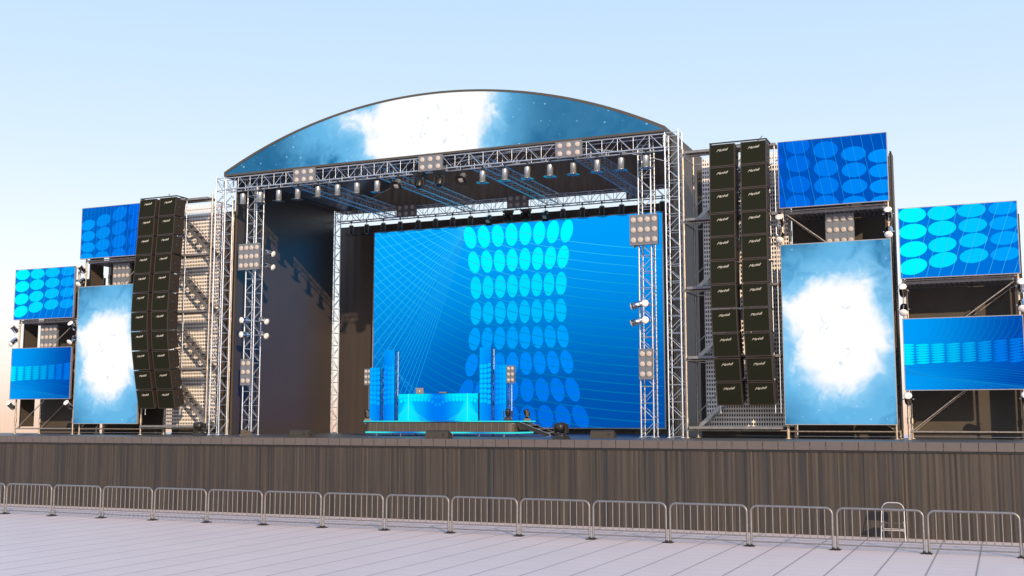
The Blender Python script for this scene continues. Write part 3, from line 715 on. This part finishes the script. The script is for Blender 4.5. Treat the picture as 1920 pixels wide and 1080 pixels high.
for s_, w in ((-1, 'left'), (1, 'right')):
    for xp, zs, lab in ((12.50, (9.16, 8.66), 'inner post of the tall screen tower'), (15.72, (9.16, 8.62), 'outer post of the tall screen tower'), (16.05, (6.82, 6.27), 'inner post of the outer screen tower'), (19.26, (6.82, 6.27), 'outer post of the outer screen tower')):
        if s_ < 0 and xp == 12.50: continue
        for j, z in enumerate(zs):
            up = (j == 0)
            spot(f'chrome can light tilted {"up" if up else "down"} on the {w} {lab}', (s_*xp, 35.36, z), (0, -.78, .62 if up else -.62), GS)
    for xp, lab in ((16.08, 'inner'), (19.22, 'outer')):
        spot(f'chrome can light on the far {w} {lab} post, under the lower screen', (s_*xp, 35.36, 3.62), (0, -.82, .57), GS)
    GT = 'chrome can lights on the inner truss towers'
    inn_x = -7.20 if s_ < 0 else 7.63
    for z, lab in ((9.45, 'upper one beside the large panel'), (8.93, 'lower one beside the large panel'), (6.80, 'upper one at mid height'), (6.25, 'lower one at mid height')):
        spot(f'chrome can light aimed inward on the {w} inner tower, {lab}', (inn_x, 36.34 if z > 8 else 36.05, z), (-s_, -.22 if z < 8 else -.05, -.34), GT, arm=(s_, 0.3, 0))
    for z, lab in ((6.82, 'upper'), (6.27, 'lower')):
        spot(f'chrome can light facing the audience on the {w} inner tower, {lab} of two', (s_*7.97, 35.92, z), (s_*.2, -1, -.03), GT)

# ------------------------------------------------------------------ dj riser
rs = thing('stage_riser', 'low boarded riser with glowing cyan edges in the middle of the stage', 'riser', (0.05, 36.35, ZD))
def rrect(w, d0, d1, r, seg=6):
    pts = [(-w, d1)]
    for cx, cy, a0 in ((-w+r, d0+r, 180), (w-r, d0+r, 270)):
        rr = r
        pts += [(cx+rr*math.cos(math.radians(a0+90*i/seg)), cy+rr*math.sin(math.radians(a0+90*i/seg))) for i in range(seg+1)]
    return pts+[(w, d1)]
def slab(pts, z0, z1, mb=None):
    mb = mb or MB(); n_ = len(pts); return mb.add([(x, y, z0) for x, y in pts]+[(x, y, z1) for x, y in pts], [tuple(range(n_-1, -1, -1)), tuple(range(n_, 2*n_))]+[(i, (i+1) % n_, n_+(i+1) % n_, n_+i) for i in range(n_)])
part('riser_top', slab(rrect(3.03, 0.02, 1.9, .25), .50, .548), 'black', rs)
def strip(pts, z0, z1, seed):
    mb = MB(); mb.col = []
    for i in range(len(pts)-1):
        a, b_ = pts[i], pts[i+1]; n_ = max(1, int(math.dist(a, b_)/.12))
        for k in range(n_):
            p0, p1 = lerp(a, b_, k/n_), lerp(a, b_, (k+1)/n_)
            def cf(p): t = .5+.5*math.sin(p[0]*1.9+seed); return lerp(srgb(60, 235, 235), srgb(30, 120, 210), sst(.35, 1.0, t)*sst(3.1, 1.2, abs(p[0])))
            o_ = len(mb.v); mb.v += [(*p0, z0), (*p1, z0), (*p1, z1), (*p0, z1)]; mb.col += [cf(p0), cf(p1), cf(p1), cf(p0)]; mb.f.append([o_, o_+1, o_+2, o_+3]); mb.sm.append(False)
    return mb
part('light_strip', strip(rrect(3.06, -.01, 1.9, .25), .505, .545, 1.), 'led', rs, label='cyan strip along the top edge')
part('light_strip', strip(rrect(3.0, .03, 1.85, .25), .10, .155, 4.), 'led', rs, label='cyan strip along the bottom edge')
part('riser_floor', slab(rrect(2.98, .05, 1.85, .25), .10, .15), 'black', rs)
bb = rrect(2.98, .05, 1.85, .25); part('boards', slab(bb, .16, .50), 'wood', rs)
sm = MB()
for i in range(21):
    x = -2.70+i*.27; sm.box(x-.004, x+.004, .042, .0495, .17, .495)
part('board_seam', sm, 'steel', rs)
for x in (-2.6, -1.6, -.55, .5, 1.55, 2.5):
    for y in (.35, 1.5): part('leg', MB().tube((x, y, .0), (x, y, .10), .03, 8).tube((x, y, 0), (x, y, .012), .07, 10), 'alu', rs)
ss = thing('riser_steps', 'short black steps leading up to the right end of the riser', 'steps', (3.22, 36.55, ZD))
for y in (0, .8):
    part('stringer', MB().hexa([(0, y, .34), (1.0, y, -.0), (1.0, y+.03, -.0), (0, y+.03, .34), (0, y, .50), (1.12, y, .09), (1.12, y+.03, .09), (0, y+.03, .50)]), 'black', ss)
    part('edge_rail', MB().tube((0, y-.005, .50), (1.12, y-.005, .09), .008, 6).tube((1.12, y-.005, .09), (1.12, y-.005, .0), .008, 6).tube((1.12, y-.005, .0), (.95, y-.005, .0), .008, 6), 'alu', ss)
for k in range(3): part('tread', MB().box(.10+k*.36, .42+k*.36, .03, .8, .38-k*.13, .405-k*.13), 'deckmetal', ss)
# booth
def booth_bg(u, v):
    a = abs(u-.5)*2; pk = math.exp(-((a-.74)/.13)**2); cyan = srgb(0, 250, 255); blue = srgb(0, 125, 245); mid = srgb(0, 178, 252)
    c = lerp(blue, mid, sst(.1, .55, a)); cone = sst(.03, -.03, abs(a-.74)-.03-.34*max(0, .82-v))
    c = lerp(c, cyan, .55*cone+.25*pk); c = lerp(c, srgb(0, 235, 255), .7*sst(.74, .86, v)*sst(.08, .3, a)); return c
P = Pic(3.2, .96, booth_bg, 96, 24)
for s_ in (-1, 1):
    for i in range(11):
        a = .045+i*.088; dip = .24*math.exp(-(a/.13)**1.2)+.06*math.exp(-((a-.96)/.1)**2)
        for j in range(2):
            v = .93-j*.15-dip*(.35+j*.65); P.dot(1.6+s_*a*1.6, .96*v, (.058, -s_*.02*(a < .3)), (0, .062), lerp(srgb(0, 150, 250), srgb(0, 240, 255), sst(.05, .5, a)), 1, 16)
    P.line([(1.6+s_*.74*1.6, 0), (1.6+s_*.74*1.6, .96)], .014, lambda u, v: srgb(120, 255, 255), 4)
    for k in range(14):
        for q in (-1, 1): P.line([(1.6+s_*.74*1.6, .70-.02*k), (1.6+s_*.74*1.6+q*(.10+.055*k), 0)], .006, lambda u, v: lerp(booth_bg(u, v), srgb(60, 235, 255), .45), 2)
bo = thing('dj_booth', 'wide dj booth with a glowing cyan led front on the riser', 'dj booth', (0, 36.6, 3.0))
part('display', fin(P, 'display'), 'led', bo, loc=(-1.6, -.012, 0)); part('booth_body', MB().box(-1.6, 1.6, 0, .60, 0, .95), 'black', bo); part('worktop', MB().box(-1.59, 1.59, .01, .61, .951, .962), 'blackmetal', bo)
lp = thing('laptop', 'silver laptop seen from behind on the dj booth', 'laptop', (-.84, 36.85, 3.962), rot=(0, 0, .05))
part('base', MB().box(-.15, .15, -.02, .19, 0, .014), 'laptop', lp)
part('lid', MB().hexa([(-.15, -.045, .014), (.15, -.045, .014), (.15, -.035, .014), (-.15, -.035, .014), (-.15, -.085, .215), (.15, -.085, .215), (.15, -.075, .215), (-.15, -.075, .215)]), 'laptop', lp)
ap = MB(); ap.col = []
for cx, cz, rx, rz in ((-.008, .105, .014, .018), (.008, .105, .014, .018), (.004, .130, .004, .007)):
    o_ = len(ap.v); ap.v += [(cx+rx*math.cos(2*PI*i/12), -.046-(cz+rz*math.sin(2*PI*i/12)-.014)*.2-.003, cz+rz*math.sin(2*PI*i/12)) for i in range(12)]; ap.col += [(1, 1, 1)]*12; ap.f.append(list(range(o_, o_+12))); ap.sm.append(False)
part('badge', ap, 'led', lp)
mxr = thing('mixer', 'flat black mixer in the middle of the dj booth top', 'mixer', (.12, 36.8, 3.962)); part('case', MB().hexa([(-.16, -.12, 0), (.16, -.12, 0), (.16, .12, 0), (-.16, .12, 0), (-.155, -.115, .03), (.155, -.115, .03), (.155, .115, .05), (-.155, .115, .05)]), 'black', mxr)
kn = MB()
for i in range(6):
    for j in range(3): kn.tube((-.12+.048*i, -.07+.06*j, .035), (-.12+.048*i, -.07+.06*j, .062), .01, 8)
part('knobs', kn, 'steel', mxr)
# led columns
def column(label, x, w, h, bright, side):
    def bg(u, v): c = lerp(srgb(0, 120, 242), srgb(0, 160, 255), u if side > 0 else 1-u); return lerp(c, srgb(0, 165, 255), .5*sst(.7, 1, v))
    p_ = Pic(w, h, bg, 10, 24); n_ = 8
    for i in range(3):
        for j in range(n_):
            u = (i+.5)/3; z = h*.28 if h > 2 else h*.36; z = (.72 if h > 2 else .70)+j*.165; q = u-.5; z += (j-3.5)*.02*abs(q if side else 0)
            z += -.10*(u if side < 0 else 1-u)*(1-j/3.5)*.6
            p_.dot(w*u, z, (w*.155, .01), (0, .074), lerp(srgb(0, 150, 255), srgb(0, 205, 255) if bright else srgb(0, 180, 255), u if side > 0 else 1-u*.3), 1, 16)
    t = thing('led_column', label, 'led column', (x, 36.47, 3.0), group='led columns beside the dj booth')
    part('display', fin(p_, 'display'), 'led', t, loc=(-w/2, 0, 0)); part('panel_back', MB().box(-w/2, w/2, .004, .035, 0, h), 'black', t)
    tr = MB()
    for xx in (-w/2+.03, w/2-.02): tr.tube((xx, .30, 0), (xx, .30, h-.05), .017, 8)
    part('rear_post', tr, 'alu', t); br = MB(); n2 = int(h/.28)
    for xx in (w/2-.02, -w/2+.03):
        for k in range(n2+1): z = .05+k*(h-.1)/n2; br.tube((xx, .04, z), (xx, .30, z), .010, 6)
        for k in range(n2): z0_, z1_ = .05+k*(h-.1)/n2, .05+(k+1)*(h-.1)/n2; br.tube((xx, .04, z0_ if k % 2 else z1_), (xx, .30, z1_ if k % 2 else z0_), .009, 6)
        br.tube((xx, .05, 0), (xx, .05, h), .014, 8)
    part('bracing', br, 'blackmetal', t); return t
for s_, w in ((-1, 'left'), (1, 'right')):
    column(f'tall narrow led column immediately {w} of the dj booth', s_*1.93, .44, 2.57, s_ > 0, -s_ if s_ > 0 else 1)
    column(f'shorter narrow led column at the {w} end of the riser', s_*2.52, .43, 1.93, False, -1 if s_ < 0 else 1)
def lp_dj(label, x, y):
    t = lamp_panel(label, x, y, 4.30, 2, 3, .29, .60, GP, dome=.058); part('pole', MB().tube((0, .13, -1.42), (0, .13, .3), .018, 8).box(-.12, .12, .05, .25, -1.42, -1.40), 'alu', t)
lp_dj('small six lens lamp panel on a pole at the left end of the riser', -2.89, 36.56); lp_dj('small six lens lamp panel on a pole at the right end of the riser', 2.91, 36.42)
GM = 'black moving heads standing on the stage'
t = thing('moving_head', 'black moving head at the left end of the riser', 'stage light', (-2.86, 36.52, 3.0), group=GM, rot=(0, 0, -.9)); mover_parts(t, True, .35, .80)
mh = t
copy_tree(mh, 'black moving head in front of the short column at the right end of the riser', (2.78, 36.52, 3.0), (0, 0, .3))
copy_tree(mh, 'black moving head on the rear right corner of the riser', (2.98, 37.75, 3.0), (0, 0, -1.1))
t = thing('moving_head', 'black moving head on the deck edge to the right of the riser steps', 'stage light', (6.62, 31.62, ZD), group=GM, rot=(0, 0, -.2)); mover_parts(t, True, -1.5, 1.08)
copy_tree(t, 'black moving head on the deck in front of the left stair tower', (-8.43, 34.0, ZD), (0, 0, .25))
# floor monitors
def wedge(label, loc, rz):
    t = thing('floor_monitor', label, 'floor monitor', loc, (0, 0, rz), group='floor monitors on the stage')
    prof = [(-.20, 0), (.20, 0), (.20, .20), (.10, .25), (-.20, .12)]
    b_ = MB(); n_ = len(prof); b_.add([(-.37, y, z) for y, z in prof]+[(.37, y, z) for y, z in prof], [tuple(range(n_-1, -1, -1)), tuple(range(n_, 2*n_))]+[(i, (i+1) % n_, n_+(i+1) % n_, n_+i) for i in range(n_)]); part('cabinet', b_, 'wedge', t)
    g_ = MB().hexa([(-.34, -.192, .128), (.34, -.192, .128), (.34, .088, .247), (-.34, .088, .247), (-.34, -.195, .136), (.34, -.195, .136), (.34, .085, .255), (-.34, .085, .255)]); part('grille', g_, 'grille', t)
    for s_ in (-1, 1): part('handle_recess', MB().lathe((s_*.37, .02, .11), (s_, 0, 0), [(.001, .05), (.008, .048), (.002, .035), (.002, 0)], 12), 'black', t)
    part('rear_socket', MB().lathe((-.22, .20, .12), (0, 1, 0), [(.001, .05), (.008, .045), (.003, .035), (.003, 0)], 12), 'black', t)
wedge('brown floor monitor right in front of the riser', (2.53, 31.75, ZD), PI+.08)
wedge('brown floor monitor at the deck edge left of the riser', (-2.55, 31.85, ZD), PI-.05)
wedge('brown floor monitor on the right, in front of the big screen', (7.05, 34.2, ZD), PI+.12)
wedge('brown floor monitor at the foot of the left inner truss tower', (-6.72, 34.5, ZD), PI-.95)

# ------------------------------------------------------------------ barriers
def barrier():
    t = thing('crowd_barrier', '', 'barrier', (0, 0, 0), group='steel crowd barriers in a row before the stage'); w, h, rr, r = .952, .963, .15, .0265
    pts = [(-w, 0, .02), (-w, 0, h-rr)]+[(-w+rr-rr*math.cos(a), 0, h-rr+rr*math.sin(a)) for a in [PI/2*i/6 for i in range(1, 7)]]+[(w-rr+rr*math.sin(a), 0, h-rr+rr*math.cos(a)) for a in [PI/2*i/6 for i in range(0, 7)]]+[(w, 0, .02)]
    part('top_frame', MB().path(pts, r, 12), 'barrier', t)
    for z in (.245, .118): part('lower_rail', MB().tube((-w, 0, z), (w, 0, z), .016, 8), 'barrier', t)
    me = MB().tube((0, 0, .245), (0, 0, h), .0125, 8).mesh('bar'); 
    for i in range(10): part('bar', me, 'barrier', t, loc=(-w+2*w*(i+1)/11, 0, 0))
    for x in (-w, w): part('foot', MB().box(x-.07, x+.07, -.13, .13, 0, .016).tube((x, 0, .016), (x, 0, .06), .03, 10).box(x-.035, x+.035, -.10, -.06, .016, .03).box(x-.035, x+.035, .06, .10, .016, .03), 'blackmetal', t)
    return t
b0_ = barrier(); rnd = random.Random(4)
def blab(i):
    if i == 0: return 'steel crowd barrier cut off by the left edge of the photo'
    if i == 16: return 'steel crowd barrier cut off by the right edge of the photo'
    if i == 15: return 'steel crowd barrier immediately right of the folding chair, last whole one'
    if i == 14: return 'steel crowd barrier with the folding chair behind it'
    return f'steel crowd barrier before the stage skirt, {ORD[i-1]} whole one from the left'
for i in range(17):
    loc = (-11.22+2.008*(i-1)+1.004, 27.88+rnd.uniform(-.01, .01), 0)
    if i == 0: b0_['label'] = blab(0); b0_.location = loc
    else: copy_tree(b0_, blab(i), loc, (0, 0, rnd.uniform(-.004, .004)))
# ------------------------------------------------------------------ chair
ch = thing('folding_chair', 'folding chair with white tube frame and dark seat by the stage skirt', 'chair', (15.94, 30.62, 0))
for_ = [(-.285, -.06, 0), (-.275, .10, .45), (-.265, .18, .70)]
hoop = [(-.29, -.05, 0), (-.28, .02, .43), (-.27, .10, .74)]+[(-.27+.17*(1-math.cos(a)), .11+.02*math.sin(a), .74+.19*math.sin(a)) for a in [PI/2*i/5 for i in range(1, 6)]]
hoop = hoop+[(-x, y, z) for x, y, z in reversed(hoop)]
part('front_frame', MB().path(hoop, .0115, 8), 'chairframe', ch)
for s_ in (-1, 1): part('rear_leg', MB().tube((s_*.265, .40, 0), (s_*.255, .02, .46), .011, 8), 'chairframe', ch)
part('stretcher', MB().path([(-.28, -.02, .22), (-.24, -.02, .25), (.24, -.02, .25), (.28, -.02, .22)], .009, 6), 'chairframe', ch)
part('stretcher', MB().tube((-.26, .17, .27), (.26, .17, .27), .009, 6), 'chairframe', ch)
part('seat', MB().hexa([(-.25, -.12, .425), (.25, -.12, .425), (.235, .27, .405), (-.235, .27, .405), (-.25, -.12, .455), (.25, -.12, .455), (.235, .27, .430), (-.235, .27, .430)]), 'chairpad', ch)
bk = [(-.262, .70), (.262, .70), (.262, .78), (.22, .87), (.12, .915), (-.12, .915), (-.22, .87), (-.262, .78)]
part('backrest', MB().prism(bk, .095, .115), 'chairpad', ch)

# ------------------------------------------------------------------ light, sky, camera
w = bpy.data.worlds.new('World'); sc.world = w; w.use_nodes = True; nt = w.node_tree; nt.nodes.clear()
SUN = V((.61, -.70, .356)).normalized(); el = math.asin(SUN.z); az = math.atan2(SUN.x, SUN.y)
sky = node(nt, 'ShaderNodeTexSky', sky_type='NISHITA'); sky.sun_disc = False; sky.sun_elevation = el; sky.sun_rotation = az
sky.air_density = 1.0; sky.dust_density = 1.0
tc = node(nt, 'ShaderNodeTexCoord'); sx = node(nt, 'ShaderNodeSeparateXYZ'); nt.links.new(tc.outputs['Generated'], sx.inputs[0])
mr = node(nt, 'ShaderNodeMapRange'); mr.inputs[1].default_value = -.25; mr.inputs[2].default_value = 1.0; nt.links.new(sx.outputs[2], mr.inputs[0])
rp = node(nt, 'ShaderNodeValToRGB'); cr = rp.color_ramp
stops = [(-.25, (214, 190, 176)), (-.02, (250, 208, 182)), (.004, (252, 217, 194)), (.022, (253, 232, 218)), (.05, (255, 247, 238)), (.085, (254, 254, 252)), (.14, (243, 251, 255)), (.22, (222, 240, 254)), (.29, (208, 232, 255)), (.36, (197, 226, 255)), (.6, (160, 204, 250)), (1.0, (125, 178, 240))]
pos = lambda z: (z+.25)/1.25
cr.elements[0].position = 0; cr.elements[0].color = (*srgb(*stops[0][1]), 1); cr.elements[1].position = 1; cr.elements[1].color = (*srgb(*stops[-1][1]), 1)
for z, c in stops[1:-1]: e = cr.elements.new(pos(z)); e.color = (*srgb(*c), 1)
nt.links.new(mr.outputs[0], rp.inputs[0])
bg1 = node(nt, 'ShaderNodeBackground'); bg1.inputs[1].default_value = .05*.0+.012; nt.links.new(sky.outputs[0], bg1.inputs[0])
bg2 = node(nt, 'ShaderNodeBackground'); bg2.inputs[1].default_value = .965; nt.links.new(rp.outputs[0], bg2.inputs[0])
ad = node(nt, 'ShaderNodeAddShader'); ou = node(nt, 'ShaderNodeOutputWorld'); nt.links.new(bg1.outputs[0], ad.inputs[0]); nt.links.new(bg2.outputs[0], ad.inputs[1]); nt.links.new(ad.outputs[0], ou.inputs[0])
sd = bpy.data.lights.new('sun', 'SUN'); sd.energy = 5.0; sd.angle = math.radians(.6); sd.color = (1, .74, .46)
so = bpy.data.objects.new('sun', sd); COL.objects.link(so); so.rotation_euler = (-SUN).to_track_quat('-Z', 'Y').to_euler(); so.location = (20, -10, 30)
cd = bpy.data.cameras.new('camera'); cd.lens = 40.0; cd.sensor_width = 36; cd.clip_end = 2000; cd.clip_start = .1
co = bpy.data.objects.new('camera', cd); COL.objects.link(co); co.location = (CAMX, 0, CAMH); co.rotation_euler = (PI/2+pit, 0, yaw); sc.camera = co
sc.view_settings.view_transform = 'Standard'; sc.view_settings.look = 'None'; sc.view_settings.exposure = 0; sc.view_settings.gamma = 1
sc.render.resolution_x = 1024; sc.render.resolution_y = 576
